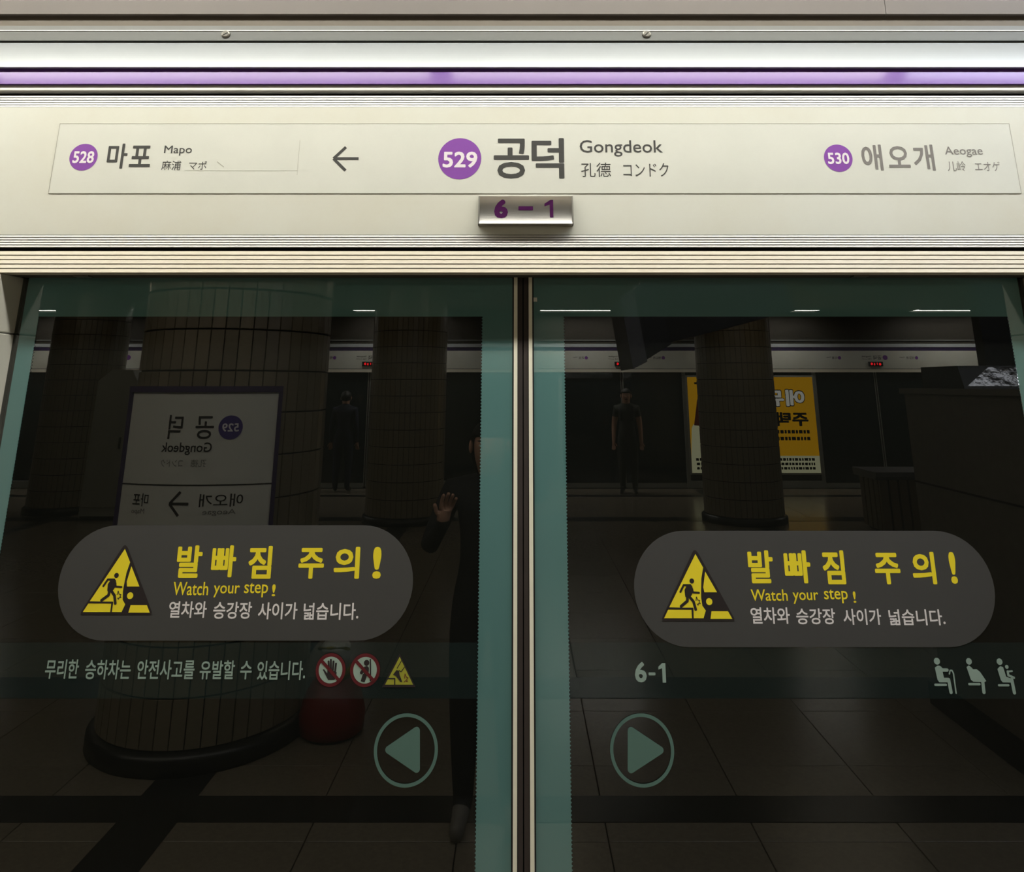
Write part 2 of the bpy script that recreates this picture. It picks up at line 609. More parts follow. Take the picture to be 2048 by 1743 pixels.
def ribs(zlo, zhi, n, m, parent, gap):
    gap *= 0.8
    h = (zhi - zlo) / n
    box('rib_backing', HX0, HX1, HY + 0.0035, 1.7, zlo, zhi, 'groove', parent)
    for q in range(n):
        a, b = zlo + q * h, zlo + (q + 1) * h - gap
        extrude_x('rib', [(HY - 0.0005, a + 0.08 * (b - a)), (HY + 0.0007, b), (HY + 0.005, b), (HY + 0.005, a), (HY + 0.0002, a)], HX0, HX1, m, parent)


ribs(z213, z192, 5, 'rail_white', hd, 0.0013)
ribs(z493, z470, 5, 'rail_white', hd, 0.0016)
lr = thing('door_rail', (0, 1.6, z545), 'warm cream ribbed rail just above the door glass', 'rail')
box('shadow_gap', HX0, HX1, HY + 0.014, 1.7, z502, z493, 'black_gap', lr)
ribs(z545, z502, 5, 'rail_cream', lr, 0.0013)
extrude_x('soffit', [(HY + 0.004, z545 - 0.0005), (GY - 0.002, at(CX, 554.5, GY).z), (GY + 0.06, at(CX, 554.5, GY).z), (GY + 0.06, z545 + 0.003), (HY + 0.004, z545 + 0.003)], HX0, HX1, 'soffit', lr)
for px in (165, 1720):
    c = at(px, 550, 1.565)
    box('soffit_clip', c.x - 0.016, c.x + 0.016, 1.558, 1.578, z545 - 0.0035, z545 + 0.0005, 'steel_dark', lr)

# door posts
DXL = -1.084
DXC = at(1046.5, 1000, GY).x
DXR = 2 * DXC - DXL
for nm, s, xe in (('trim_5', -1, DXL), ('trim_6', 1, DXR)):
    t = thing(nm, (xe + s * 0.2, GY, 0), 'cream steel post on the %s of the door opening' % ('left' if s < 0 else 'right'), kind='structure')
    a, b = sorted((xe, xe + s * 0.42))
    for zlo, zhi in ((0.0, 0.95), (0.952, 1.845), (1.847, z545)):
        bevbox('post_panel', a, b, HY, GY + 0.05, zlo, zhi, 'jamb', t, r=0.002)
for s, xa, xb in ((-1, HX0, DXL - 0.42), (1, DXR + 0.42, HX1)):
    t = thing('window_%d' % (1 if s < 0 else 2), ((xa + xb) / 2, GY, 0), 'fixed dark glass panel beside the sliding doors', kind='structure')
    box('pane', xa, xb, GY, GY + 0.012, 0.12, z545 + 0.01, 'far_glass', t)
    box('sill', xa, xb, GY - 0.05, GY + 0.05, 0, 0.12, 'frame_alu', t)
tag(box('trim_7', HX0, HX1, GY - 0.02, GY + 0.06, -0.012, 0.02, 'frame_alu'), 'metal threshold under the sliding doors', kind='structure')


# ------------------------------------------------------------------ sliding doors
ZT = at(CX, 554, GY).z + 0.004
ZF = at(CX, 633, GY).z
HALF_GAP = at(1058.3, 1000, GY).x - DXC
LINE = at(1066, 1000, GY).x - DXC
STRIP = at(1131, 900, GY).x - DXC


def leaf(n, s):
    """one sliding leaf; s = -1 left, +1 right"""
    side = 'left' if s < 0 else 'right'
    xe = DXL if s < 0 else DXR
    t = thing('door_%d' % n, ((DXC + xe) / 2, GY, 0.02), 'dark glass %s leaf of the sliding platform door with teal printed border' % side, kind='structure')

    def bx(name, d0, d1, y0, y1, z0, z1, m):
        a, b = sorted((DXC + s * d0, DXC + s * d1))
        return box(name, a, b, y0, y1, z0, z1, m, t)
    W = abs(xe - DXC)
    a, b = sorted((DXC + s * LINE, xe + s * 0.01))
    # glass slab: mirror-bright front, plain back
    obj('glass_pane', boxv(a, b, GY, GY + 0.01, 0.03, ZT), BOXF, ['door_glass', 'glass_inner'], t, fm=[1, 1, 0, 1, 1, 1])
    bx('rubber_seal', 0.0012, HALF_GAP - 0.0015, GY - 0.001, GY + 0.03, 0.03, ZT, 'rubber')
    bx('rubber_lip', 0.0004, 0.0016, GY + 0.004, GY + 0.03, 0.03, ZT, 'rubber_dark')
    bx('frame_shadow_line', HALF_GAP - 0.0015, HALF_GAP, GY, GY + 0.03, 0.03, ZT, 'rubber_dark')
    e = bx('frame_edge', HALF_GAP, LINE, GY - 0.004, GY + 0.03, 0.03, ZT, 'frame_light')
    tag(e, 'bright metal frame edge')
    bx('glazing_seal', LINE, LINE + 0.003, GY - 0.002, GY + 0.012, 0.03, ZT, 'rubber_dark')
    # printed teal border under the glass surface
    f1 = W - (at(57, 760, GY).x - DXL)
    f2 = W - (at(24, 760, GY).x - DXL)
    yf = GY - 0.0006
    fl = Flat()
    def q(d0, d1, z0, z1):
        a, b = sorted((DXC + s * d0, DXC + s * d1))
        fl.poly([(a, z0), (b, z0), (b, z1), (a, z1)])
    q(LINE + 0.003, STRIP, 0.03, ZF)
    q(f1, f2, 0.03, ZF)
    q(LINE + 0.003, f2, ZF, ZT)
    # serrated dot edge of the print
    zq = 0.05
    while zq < ZF:
        for dd, ww in ((STRIP, 1), (f1, -1)):
            x = DXC + s * dd
            fl.poly([(x, zq), (x + s * ww * 0.0022, zq + 0.002), (x, zq + 0.004)])
        zq += 0.0065
    tag(fl.build('printed_border', yf, 'teal_film', t), 'teal printed border')
    return t, W


d1, LW = leaf(1, -1)
d2, _ = leaf(2, 1)
Y1, Y2, Y3, Y4 = GY - 0.0010, GY - 0.0014, GY - 0.0018, GY - 0.0022
# faint dotted bands behind the notices
z1285, z1400 = at(CX, 1284, GY).z, at(CX, 1396, GY).z
f1x = at(57, 760, GY).x
Flat().poly([(f1x, z1400), (DXC - STRIP, z1400), (DXC - STRIP, z1285), (f1x, z1285)]).build('dotted_band', Y1, 'dotted_veil', d1)
Flat().poly([(DXC + STRIP, z1400), (2 * DXC - f1x, z1400), (2 * DXC - f1x, z1285), (DXC + STRIP, z1285)]).build('dotted_band', Y1, 'dotted_veil', d2)
# notice line
tag(lettering('notice_text', [('무리한', 88, 1318, 160, 1357), ('승하차는', 168, 1319, 264, 1358), ('안전사고를', 272, 1319, 391, 1358),
                              ('유발할', 398, 1320, 471, 1358), ('수', 479, 1321, 505, 1358), ('있습니다.', 513, 1321, 612, 1359)], Y2, 'print_mint_light', d1, 0.016),
    'pale mint safety notice printed on the left door')


# prohibition discs and the foot-trap triangle
def Q(X, Yp):
    return P(620 + X * 0.1123, 1290 + Yp * 0.1123, GY)


def prohibition(cx, cy, sub):
    c = Q(cx, cy)
    r = 0.0287
    base = Flat().disc(c[0], c[1], r).build('prohibition_pictogram', Y2, 'print_red', d1)
    Flat().disc(c[0], c[1], r * 0.79).build('white_disc', Y2 - 0.0003, 'print_white', base)
    sub.build('figure', Y2 - 0.0006, 'ink_black', base)
    Flat().stroke([(c[0] - r * .66, c[1] + r * .58), (c[0] + r * .62, c[1] - r * .62)], r * 0.2, False).build('slash', Y2 - 0.0009, 'print_red', base)
    return base


hand = Flat()
hand.poly([Q(*p) for p in ((232, 425), (255, 418), (310, 490), (315, 400), (480, 470), (470, 560), (440, 605), (325, 605))])
for a, b in (((335, 280), (345, 430)), ((376, 250), (378, 430)), ((424, 280), (412, 430)), ((468, 318), (452, 460))):
    hand.stroke([Q(*a), Q(*b)], 0.0036)
tag(prohibition(370, 432, hand), 'round red no-touching pictogram')
lean = Flat()
c = Q(1012, 305)
lean.disc(c[0], c[1], 0.0052)
lean.stroke([Q(1010, 410), Q(1005, 480)], 0.0095)
lean.stroke([Q(985, 400), Q(920, 478)], 0.006)
lean.poly([Q(*p) for p in ((945, 500), (1020, 500), (1010, 560), (975, 650), (905, 630))])
lean.stroke([Q(1078, 245), Q(1080, 480)], 0.0026)
lean.stroke([Q(1080, 480), Q(1080, 620)], 0.0026)
tag(prohibition(983, 436, lean), 'round red no-leaning pictogram')
tb = Flat().poly([Q(1600, 135), Q(1285, 740), Q(1885, 740)]).build('gap_warning_pictogram', Y2, 'ink_black', d1)
tag(tb, 'small yellow foot-trap warning triangle')
Flat().poly([Q(1600, 195), Q(1338, 695), Q(1838, 695)]).build('yellow_field', Y2 - 0.0003, 'print_lime', tb)
g = Flat()
g.stroke([Q(1395, 582), Q(1512, 582), Q(1512, 700)], 0.0022)
g.stroke([Q(1635, 262), Q(1555, 400)], 0.0014)
g.stroke([Q(1690, 375), Q(1625, 462), Q(1590, 440)], 0.0014)
g.poly([Q(*p) for p in ((1545, 430), (1590, 445), (1600, 520), (1645, 640), (1615, 645), (1530, 535), (1480, 515))])
g.build('shoe_figure', Y2 - 0.0006, 'ink_black', tb)
Flat().stroke([Q(1685, 580), Q(1695, 500), Q(1720, 560), Q(1750, 570), Q(1725, 600), Q(1735, 640), Q(1705, 620), Q(1680, 645)], 0.0012).build('spark', Y2 - 0.0006, 'print_red', tb)

# round arrows
for dd, cpx, tri, lab in ((d1, 812, ((768, 1498), (838, 1450), (838, 1546)), 'mint round arrow pointing left'),
                          (d2, 1284, ((1330, 1499), (1257, 1450), (1257, 1547)), 'mint round arrow pointing right')):
    c = P(cpx, 1498.5, GY)
    r = abs(P(cpx + 64, 1498.5, GY)[0] - c[0])
    a = Flat().ring(c[0], c[1], r * 0.9, r).build('arrow_ring', Y2, 'print_mint', dd)
    tag(a, lab)
    pts = [Vector(P(x, y, GY)) for x, y in tri]
    cen = sum(pts, Vector((0, 0))) / 3
    ins = [cen + (p - cen) * 0.80 for p in pts]
    fl = Flat().poly(ins)
    fl.stroke(ins + [ins[0]], 0.0125)
    fl.build('arrow_triangle', Y2, 'print_mint', a)

# right leaf prints
tag(lettering('door_number_text', [('6', 1269, 1323, 1294, 1364), ('-', 1297, 1344, 1311, 1350)], Y2, 'print_mint_light', d2, 0.03), 'mint door number 6-1')
x0, z0, x1, z1 = rect(1316, 1325, 1332, 1364, GY)
Flat().poly([(x1, z0), (x1, z1), (x1 - 0.0062, z1), (x0, z1 - 0.0062), (x0, z1 - 0.0110), (x1 - 0.0066, z1 - 0.0085), (x1 - 0.0066, z0)]).build('door_number_text', Y2, 'print_mint_light', d2)


def S(X, Yp):
    return P(1850 + X * 0.0967, 1300 + Yp * 0.0967, GY)


def seat_pictogram(shapes, discs, strokes, lab):
    fl = Flat()
    for s in shapes:
        fl.poly([S(*p) for p in s])
    for X, Yp, r in discs:
        c = S(X, Yp)
        fl.disc(c[0], c[1], r, 24)
    for pts, wd in strokes:
        fl.stroke([S(*p) for p in pts], wd)
    tag(fl.build('priority_seat_pictogram', Y2, 'print_mint_light', d2), lab)


seat_pictogram([((195, 350), (250, 310), (330, 330), (385, 560), (480, 560), (520, 620), (450, 655), (290, 655), (250, 600))], [(238, 218, 0.0058)],
               [([(285, 345), (350, 400), (450, 400)], 0.0058), ([(480, 600), (530, 860)], 0.0062), ([(205, 705), (425, 705)], 0.004),
                ([(495, 480), (510, 410), (550, 410), (580, 470), (635, 880)], 0.0026)], 'mint pictogram of a seated figure with a cane')
seat_pictogram([((850, 340), (895, 305), (945, 340), (985, 385), (1060, 385), (1130, 440), (1260, 630), (1215, 650), (990, 640), (940, 600))], [(900, 222, 0.0056)],
               [([(1185, 640), (1210, 860)], 0.0062), ([(905, 692), (1120, 692)], 0.004)], 'mint pictogram of a seated pregnant figure')
seat_pictogram([((1488, 380), (1545, 320), (1605, 340), (1670, 540), (1760, 570), (1815, 600), (1760, 660), (1600, 655), (1560, 610))], [(1532, 228, 0.0056), (1682, 335, 0.0034)],
               [([(1785, 600), (1840, 870)], 0.0062), ([(1520, 715), (1715, 715)], 0.004), ([(1700, 430), (1790, 422)], 0.003), ([(1700, 430), (1715, 510), (1830, 560)], 0.0042)],
               'mint pictogram of a seated figure holding a child')
c = P(1070, 599, GY)
Flat().poly([(c[0] - .0045, c[1] - .0045), (c[0] + .0045, c[1] - .0045), (c[0] + .0045, c[1] + .0045), (c[0] - .0045, c[1] + .0045)]).build('sensor_mark', Y2, 'sign_white', d2)


# ------------------------------------------------------------------ grey warning stickers on the doors
def warning_sticker(l, t, r, b, apex, heads, watch, sub, label):
    x0, z0, x1, z1 = at(l, (t + b) / 2, GY).x, at((l + r) / 2, b, GY).z, at(r, (t + b) / 2, GY).x, at((l + r) / 2, t, GY).z
    rad = (z1 - z0) / 2
    zc = (z0 + z1) / 2
    out = []
    for i in range(25):
        a = -math.pi / 2 + math.pi * i / 24
        out.append((x1 - rad + rad * math.cos(a), zc + rad * math.sin(a)))
    for i in range(25):
        a = math.pi / 2 + math.pi * i / 24
        out.append((x0 + rad + rad * math.cos(a), zc + rad * math.sin(a)))
    th = thing('warning_sticker', ((x0 + x1) / 2, Y1, z0), label, 'sticker', 'grey warning stickers on the door glass')
    extrude_y('sticker_sheet', out, GY - 0.0016, GY - 0.0004, 'sticker_grey', th)
    ya, yb, yc, yd = GY - 0.0019, GY - 0.0022, GY - 0.0025, GY - 0.0028
    tag(lettering('headline_text', heads, ya, 'ink_yellow', th, 0.03), 'bold yellow Korean headline')
    tag(lettering('english_text', watch, ya, 'ink_yellow', th, 0.008), 'yellow line reading Watch your step !')
    tag(lettering('subline_text', sub, ya, 'ink_pale', th, 0.016), 'pale Korean line under the headline')
    # pictogram drawn once in the plane of the left door, set off to this sticker's own apex
    A = P(251, 1091, GY)
    B = P(apex[0], apex[1], GY)
    k = apex[2]

    def T(X, Yp):
        p = P(150 + X * 0.10327, 1070 + Yp * 0.10327, GY)
        return (B[0] + (p[0] - A[0]) * k, B[1] + (p[1] - A[1]) * k)
    rim = Flat().poly([T(*p) for p in ((960, 190), (1000, 190), (1035, 240), (1500, 1480), (1490, 1530), (130, 1530), (125, 1480), (930, 225))]).build('triangle', yb, 'ink_black', th)
    tag(rim, 'black-rimmed yellow gap warning triangle')
    y = Flat()
    y.poly([T(*p) for p in ((980, 258), (1080, 515), (1010, 720), (960, 960), (940, 1080), (935, 1240), (985, 1330), (915, 1478), (725, 1478), (750, 1280), (300, 1270))])
    y.poly([T(*p) for p in ((275, 1310), (715, 1315), (695, 1478), (165, 1478))])
    y.poly([T(*p) for p in ((1105, 590), (1260, 985), (1020, 985), (1015, 890))])
    y.poly([T(*p) for p in ((1090, 1345), (1405, 1345), (1460, 1490), (1045, 1490))])
    c = T(1080, 1162)
    r0 = abs(T(1140, 1162)[0] - c[0])
    y.disc(c[0], c[1], r0, 24)
    y.build('yellow_field', yc, 'ink_yellow', rim)
    m = Flat()
    u = abs(T(100, 100)[0] - T(0, 100)[0]) / 100
    c = T(818, 770)
    m.disc(c[0], c[1], 44 * u, 24)
    m.stroke([T(770, 850), T(650, 850), T(565, 975)], 38 * u)
    m.poly([T(*p) for p in ((690, 835), (790, 832), (820, 930), (790, 1000), (760, 1050), (660, 1110), (640, 1060), (650, 940), (690, 880))])
    m.stroke([T(790, 870), T(805, 985), T(915, 995)], 34 * u)
    m.stroke([T(685, 1060), T(665, 1150), T(530, 1250)], 52 * u)
    m.stroke([T(715, 1060), T(780, 1160), T(795, 1310)], 50 * u)
    m.stroke([T(270, 1290), T(740, 1292), T(712, 1480)], 30 * u)
    m.stroke([T(830, 1140), T(852, 1070), T(868, 1130), T(905, 1140), T(885, 1170), T(905, 1195), T(868, 1195), T(855, 1230), T(840, 1205)], 13 * u)
    m.build('figure', yd, 'ink_black', rim)
    return th


warning_sticker(118, 1050, 826, 1280, (251, 1091, 1.0),
                [('발', 350, 1090, 407, 1155), ('빠', 420, 1090, 475, 1154), ('짐', 494, 1091, 546, 1157), ('주', 595, 1095, 650, 1157), ('의', 666, 1093, 721, 1157), ('!', 744, 1093, 764, 1157)],
                [('Watch', 345, 1163, 418, 1190), ('your', 426, 1170, 480, 1194), ('step', 487, 1165, 537, 1194), ('!', 543, 1168, 552, 1192)],
                [('열차와', 336, 1202, 415, 1235), ('승강장', 425, 1203, 505, 1237), ('사이가', 515, 1204, 596, 1238), ('넓습니다.', 606, 1205, 718, 1239)],
                'grey pill-shaped Watch your step sticker on the left door leaf')
warning_sticker(1268, 1061, 1988, 1293, (1389, 1101, 1.015),
                [('발', 1494, 1100, 1549, 1166), ('빠', 1566, 1100, 1624, 1166), ('짐', 1642, 1100, 1693, 1168), ('주', 1746, 1105, 1804, 1168), ('의', 1820, 1103, 1875, 1168), ('!', 1895, 1103, 1917, 1167)],
                [('Watch', 1501, 1178, 1576, 1201), ('your', 1585, 1184, 1638, 1207), ('step', 1647, 1178, 1697, 1206), ('!', 1705, 1182, 1713, 1205)],
                [('열차와', 1500, 1214, 1581, 1247), ('승강장', 1591, 1216, 1672, 1248), ('사이가', 1685, 1217, 1764, 1249), ('넓습니다.', 1776, 1218, 1892, 1250)],
                'grey pill-shaped Watch your step sticker on the right door leaf')

# ------------------------------------------------------------------ station name sticker on the header
sx0, sx1 = at(97, 386, HY).x, at(2043, 389, HY).x
sz0, sz1 = at(CX, 387, HY).z, at(CX, 247, HY).z
st = thing('station_name_sticker', ((sx0 + sx1) / 2, HY, sz0), 'long pale station name sticker for Gongdeok on the cream header', 'sign')
box('sticker_film', sx0, sx1, HY - 0.0010, HY - 0.0002, sz0, sz1, 'film', st)
e = Flat()
wd = 0.0011
e.poly([(sx0, sz0), (sx1, sz0), (sx1, sz0 + wd), (sx0, sz0 + wd)]).poly([(sx0, sz1 - wd), (sx1, sz1 - wd), (sx1, sz1), (sx0, sz1)])
e.poly([(sx0, sz0), (sx0 + wd, sz0), (sx0 + wd, sz1), (sx0, sz1)]).poly([(sx1 - wd, sz0), (sx1, sz0), (sx1, sz1), (sx1 - wd, sz1)])
e.build('film_edge', HY - 0.0013, 'film_edge', st)  # outline paints the thin shadow at the sheet's edge
YA, YB = HY - 0.0014, HY - 0.0018
for px, py, hw, txt, bb, lab in ((167, 314, 29, '528', (144, 302, 190, 326), 'small purple badge 528'), (919.5, 317, 43.5, '529', (885, 303, 955, 335), 'large purple badge 529'),
                                 (1676.5, 316, 29.5, '530', (1654, 305, 1700, 328), 'small purple badge 530')):
    c = at(px, py, YA)
    r = abs(at(px + hw, py, YA).x - c.x) * (0.99 if hw > 35 else 0.965)
    bd = Flat().disc(c.x, c.z, r).build('line_number_badge', YA, 'badge_purple', st)
    tag(bd, lab)
    lettering('number_text', [(txt,) + bb], YB, 'ink_white', bd, 0.025)
lettering('station_name_text', [('공', 987, 277, 1058, 357), ('덕', 1063, 276, 1129, 357)], YA, 'ink_dark', st, 0.018)
lettering('station_name_text', [('마', 211, 287, 258, 337), ('포', 257, 291, 305, 334)], YA, 'ink_dark', st, 0.018)
lettering('station_name_text', [('애', 1720, 289, 1768, 341), ('오', 1773, 292, 1822, 335), ('개', 1823, 289, 1872, 341)], YA, 'ink_grey', st, 0.018)
lettering('romanized_name_text', [('Gongdeok', 1159, 280, 1326, 313)], YA, 'ink_dark', st, 0.006)
lettering('romanized_name_text', [('Mapo', 327, 291, 385, 311)], YA, 'ink_dark', st, 0.006)
lettering('romanized_name_text', [('Aeogae', 1888, 293, 1967, 314)], YA, 'ink_grey', st, 0.006)
lettering('ideograph_text', [('孔德', 1162, 325, 1222, 354), ('コンドク', 1246, 326, 1338, 353)], YA, 'ink_dark', st, 0.0)
lettering('ideograph_text', [('麻浦', 322, 321, 363, 340), ('マポ', 377, 322, 414, 339)], YA, 'ink_dark', st, 0.0)
lettering('ideograph_text', [('儿岭', 1893, 322, 1933, 342), ('エオゲ', 1948, 323, 2002, 342)], YA, 'ink_grey', st, 0.0)
ar = Flat()
ar.stroke([P(692, 294, YA), P(667, 317, YA), P(691, 341, YA)], 0.0064, False)
ar.stroke([P(669, 317, YA), P(717, 317, YA)], 0.0064, False)
ar.build('direction_arrow', YA, 'ink_dark', st)
sc_ = Flat()
sc_.stroke([P(434, 323, YA), P(448, 334, YA)], 0.0012, False)
sc_.stroke([P(369, 341, YA), P(595, 341, YA)], 0.0006, False)
sc_.stroke([P(600, 280, YA), P(594, 350, YA)], 0.0006, False)
sc_.build('scratch', YA, 'film_edge', st)

# ------------------------------------------------------------------ steel 6-1 plate
px0, px1 = at(956, 420, HY - .02).x, at(1147, 420, HY - .02).x
pz1, pz0 = at(CX, 392, HY - .008).z, at(CX, 449, HY - 0.016).z
np_ = thing('door_number_plate', ((px0 + px1) / 2, HY, pz0), 'curved brushed steel plate reading 6 - 1 under the station name', 'sign')
hh = pz1 - pz0
prof = [(HY - 0.007, pz1)]
for i in range(1, 13):
    u = i / 12
    prof.append((HY - 0.007 - 0.009 * u ** 2.6, pz1 - (hh - 0.004) * u))
prof += [(HY - 0.0185, pz0 + 0.0045), (HY - 0.0195, pz0 + 0.002), (HY - 0.018, pz0), (HY - 0.0002, pz0), (HY - 0.0002, pz1)]
extrude_x('curved_face', prof, px0 + 0.003, px1 - 0.003, 'brushed_steel', np_, smooth=False)
for xa, xb in ((px0, px0 + 0.003), (px1 - 0.003, px1)):
    extrude_x('end_cap', [(HY - 0.0075, pz1), (HY - 0.0205, pz0 + 0.001), (HY - 0.0002, pz0), (HY - 0.0002, pz1)], xa, xb, 'steel_dark', np_)


def plate_y(z):
    u = min(max((pz1 - z) / (hh - 0.004), 0), 1)
    return HY - 0.007 - 0.009 * u ** 2.6 - 0.0007


def on_plate(fl):
    tag(obj('plate_number_text', [(x, plate_y(z) - d, z) for (x, z), d in zip(fl.v, fl.d)], fl.f, 'ink_plum', np_), 'dark plum figure of 6 - 1')


YP = HY - 0.014
on_plate(Flat().text('6', *rect(988, 397, 1016, 436, YP), off=0.05))
x0, z0, x1, z1 = rect(1037, 411, 1066, 419, YP)
on_plate(Flat().poly([(x0, z0), (x1, z0), (x1, z1), (x0, z1)]))
x0, z0, x1, z1 = rect(1089, 398, 1107, 434, YP)
on_plate(Flat().poly([(x1, z0), (x1, z1), (x1 - 0.006, z1), (x0, z1 - 0.0085), (x0, z1 - 0.0145), (x1 - 0.0075, z1 - 0.0105), (x1 - 0.0075, z0)]))


# ------------------------------------------------------------------ lamps
def fixture(x, y, L, m, label, group, wd=0.12, shield=False):
    t = thing('fluorescent_lamp', (x, y, CEIL - 0.055), label, 'lamp', group)
    extrude_x('housing', [(y - wd / 2 - 0.02, CEIL - 0.03), (y - wd / 2 - 0.02, CEIL - 0.0065), (y + wd / 2 + 0.02, CEIL - 0.0065), (y + wd / 2 + 0.02, CEIL - 0.03)], x - L / 2, x + L / 2, 'fixture', t)
    n = 6
    pr = [(y - wd / 2 * math.cos(math.pi * i / n), CEIL - 0.03 - 0.025 * math.sin(math.pi * i / n)) for i in range(n + 1)]
    extrude_x('diffuser', pr[::-1], x - L / 2 + 0.025, x + L / 2 - 0.025, m, t)
    if shield:  # shields added to hide the bright diffuser at low angles
        for s in (-1, 1):
            ye = y + s * (wd / 2 + 0.012)
            box('side_shield', x - L / 2, x + L / 2, ye - 0.004, ye + 0.004, CEIL - 0.065, CEIL - 0.03, 'shield', t)
    for xe in (x - L / 2, x + L / 2 - 0.025):
        extrude_x('end_cap', [(y - wd / 2 - .01, CEIL - 0.03), (y - wd / 2, CEIL - 0.05), (y + wd / 2, CEIL - 0.05), (y + wd / 2 + .01, CEIL - 0.03)], xe, xe + 0.025, 'fixture', t)
    return t


ORD = ('first', 'second', 'third', 'fourth', 'fifth', 'sixth', 'seventh', 'eighth')
for k in range(-4, 4):
    x = 0.4975 + 1.525 * k
    fixture(x, 0.99, 1.5, 'tube_warm' if k < -1 else ('tube_neutral' if k < 1 else 'tube_cool'),
            'fluorescent lamp above the near door header, %s from the left' % ORD[k + 4], 'lamps above the near door header')
for k, x in enumerate((-8.87 + 0.75, -5.5, -2.17, 1.16, 4.53, 7.84)):
    fixture(x, -10.0, 1.64, 'tube_opp', 'lamp with added side shields along the opposite platform edge, %s from the left' % ORD[k], 'lamps above the opposite doors', wd=0.3, shield=True)
for k, x in enumerate((-6.5, -3.2, 0.1, 3.4, 6.7)):
    for y, row in ((-3.2, 'nearer'), (-5.9, 'farther')):  # unseen rows, added to brighten the platform
        fixture(x, y, 1.3, 'tube_fill', 'added unseen narrow fill lamp in the %s row over mid platform, %s from the left' % (row, ORD[k]), 'added fill lamps over the middle of the platform', wd=0.08)


# ------------------------------------------------------------------ tiled round columns
def column(cx, cy, label, single):
    R = 0.52
    t = thing('tiled_column', (cx, cy, 0), label, 'column', 'round tiled columns')
    lathe('core', [(R - 0.012, 0.09), (R - 0.012, CEIL - 0.006)], cx, cy, 'tile_grout', t, 48)
    lathe('skirting', [(R + 0.035, 0.003), (R + 0.035, 0.07), (R + 0.015, 0.088), (R - 0.01, 0.095)], cx, cy, 'skirting', t, 48)
    n, th = 46, 0.215
    rows = 14
    da = 2 * math.pi / n
    w2 = R * math.tan(da / 2) * 0.93
    h2 = th * 0.965
    vs = [(-w2, 0.0, 0), (w2, 0.0, 0), (w2 * .97, -0.010, 0.002), (-w2 * .97, -0.010, 0.002), (-w2, 0.0, h2), (w2, 0.0, h2), (w2 * .97, -0.010, h2 - .002), (-w2 * .97, -0.010, h2 - .002)]
    fs = [(0, 1, 2, 3), (4, 7, 6, 5), (3, 2, 6, 7), (1, 5, 6, 2), (0, 3, 7, 4)]
    me = bpy.data.meshes.new('tile')
    me.from_pydata(vs, [], fs)
    me.materials.append(MATS['tile_beige'])
    av, af = [], []
    for r in range(rows):
        z = 0.098 + r * th
        off = 0
        for kk in range(n):
            a = da * (kk + off)
            # outward direction (sin a, cos a): a = 0 faces the near doors
            an = (a + math.pi) % (2 * math.pi) - math.pi
            rot = math.pi - a
            if single and abs(an) < da * 10.5 + 1e-4 and 0 <= r < rows:
                o = bpy.data.objects.new('tile', me)
                col.objects.link(o)
                o.parent = t
                o.location = ((R - 0.011) * math.sin(a), (R - 0.011) * math.cos(a), z)
                o.rotation_euler = (0, 0, rot)
            else:
                ca, sa = math.cos(rot), math.sin(rot)
                q = len(av)
                for v in vs:
                    av.append((cx + (R - 0.011) * math.sin(a) + v[0] * ca - v[1] * sa, cy + (R - 0.011) * math.cos(a) + v[0] * sa + v[1] * ca, z + v[2]))
                af += [tuple(i + q for i in f) for f in fs]
    tag(obj('tile_cladding', av, af, 'tile_beige', t), kind='stuff')
    return t


CAX, CAY = -1.67, -1.27
column(CAX, CAY, 'round tiled column that carries the white Gongdeok sign board', True)
column(-1.55, -7.4, 'round tiled column far behind the one with the sign board', False)
column(3.0, -7.4, 'round tiled column standing in front of the yellow advertisement', False)
column(-6.53, -8.2, 'round tiled column at the far left beside a pale cabinet', False)

# sign board bent around the front of the near column
SR = 0.62
sb = thing('station_sign_board', (CAX, CAY + SR, 1.06), 'white curved Gongdeok station sign board with purple frame on a tiled column', 'sign')
SW, SZ0, SZ1, SZD = 0.765, 1.07, 1.705, 1.262
SOX = 0.055


def bend(u, z, d=0.0):
    """u to the reader's right along the board"""
    a = -u / (SR + 0.35)
    rr = SR + 0.35 + d
    return (CAX + SOX + rr * math.sin(a), CAY - 0.35 + rr * math.cos(a), z)


def bent_sheet(name, u0, u1, z0, z1, d0, d1, m, parent, n=20):
    vs, fs = [], []
    for i in range(n + 1):
        u = u0 + (u1 - u0) * i / n
        vs += [bend(u, z0, d1), bend(u, z1, d1), bend(u, z1, d0), bend(u, z0, d0)]
    for i in range(n):
        for q in range(4):
            fs.append((i * 4 + q, (i + 1) * 4 + q, (i + 1) * 4 + (q + 1) % 4, i * 4 + (q + 1) % 4))
    fs += [(3, 2, 1, 0), tuple(n * 4 + q for q in range(4))]
    return obj(name, vs, fs, m, parent, False)


bent_sheet('board_panel', -SW / 2, SW / 2, SZ0, SZ1, -0.02, 0.0, 'sign_white', sb)
bent_sheet('top_frame', -SW / 2 - .02, SW / 2 + .02, SZ1, SZ1 + 0.03, -0.03, 0.012, 'sign_frame', sb)
for u in (-SW / 2 - 0.02, SW / 2):
    bent_sheet('side_frame', u, u + 0.02, SZ0 - .01, SZ1, -0.03, 0.01, 'sign_frame', sb, 2)
bent_sheet('divider', -SW / 2, SW / 2, SZD, SZD + 0.006, 0.0, 0.002, 'ink_black', sb)
# bracket back to the column
box('bracket', CAX - 0.1, CAX + 0.1, CAY + 0.5, CAY + SR - 0.015, 1.2, 1.6, 'sign_frame', sb)


def bent(name, fl, m, parent, d=0.003):
    return obj(name, [bend(x, z, d + dd) for (x, z), dd in zip(fl.v, fl.d)], fl.f, m, parent)


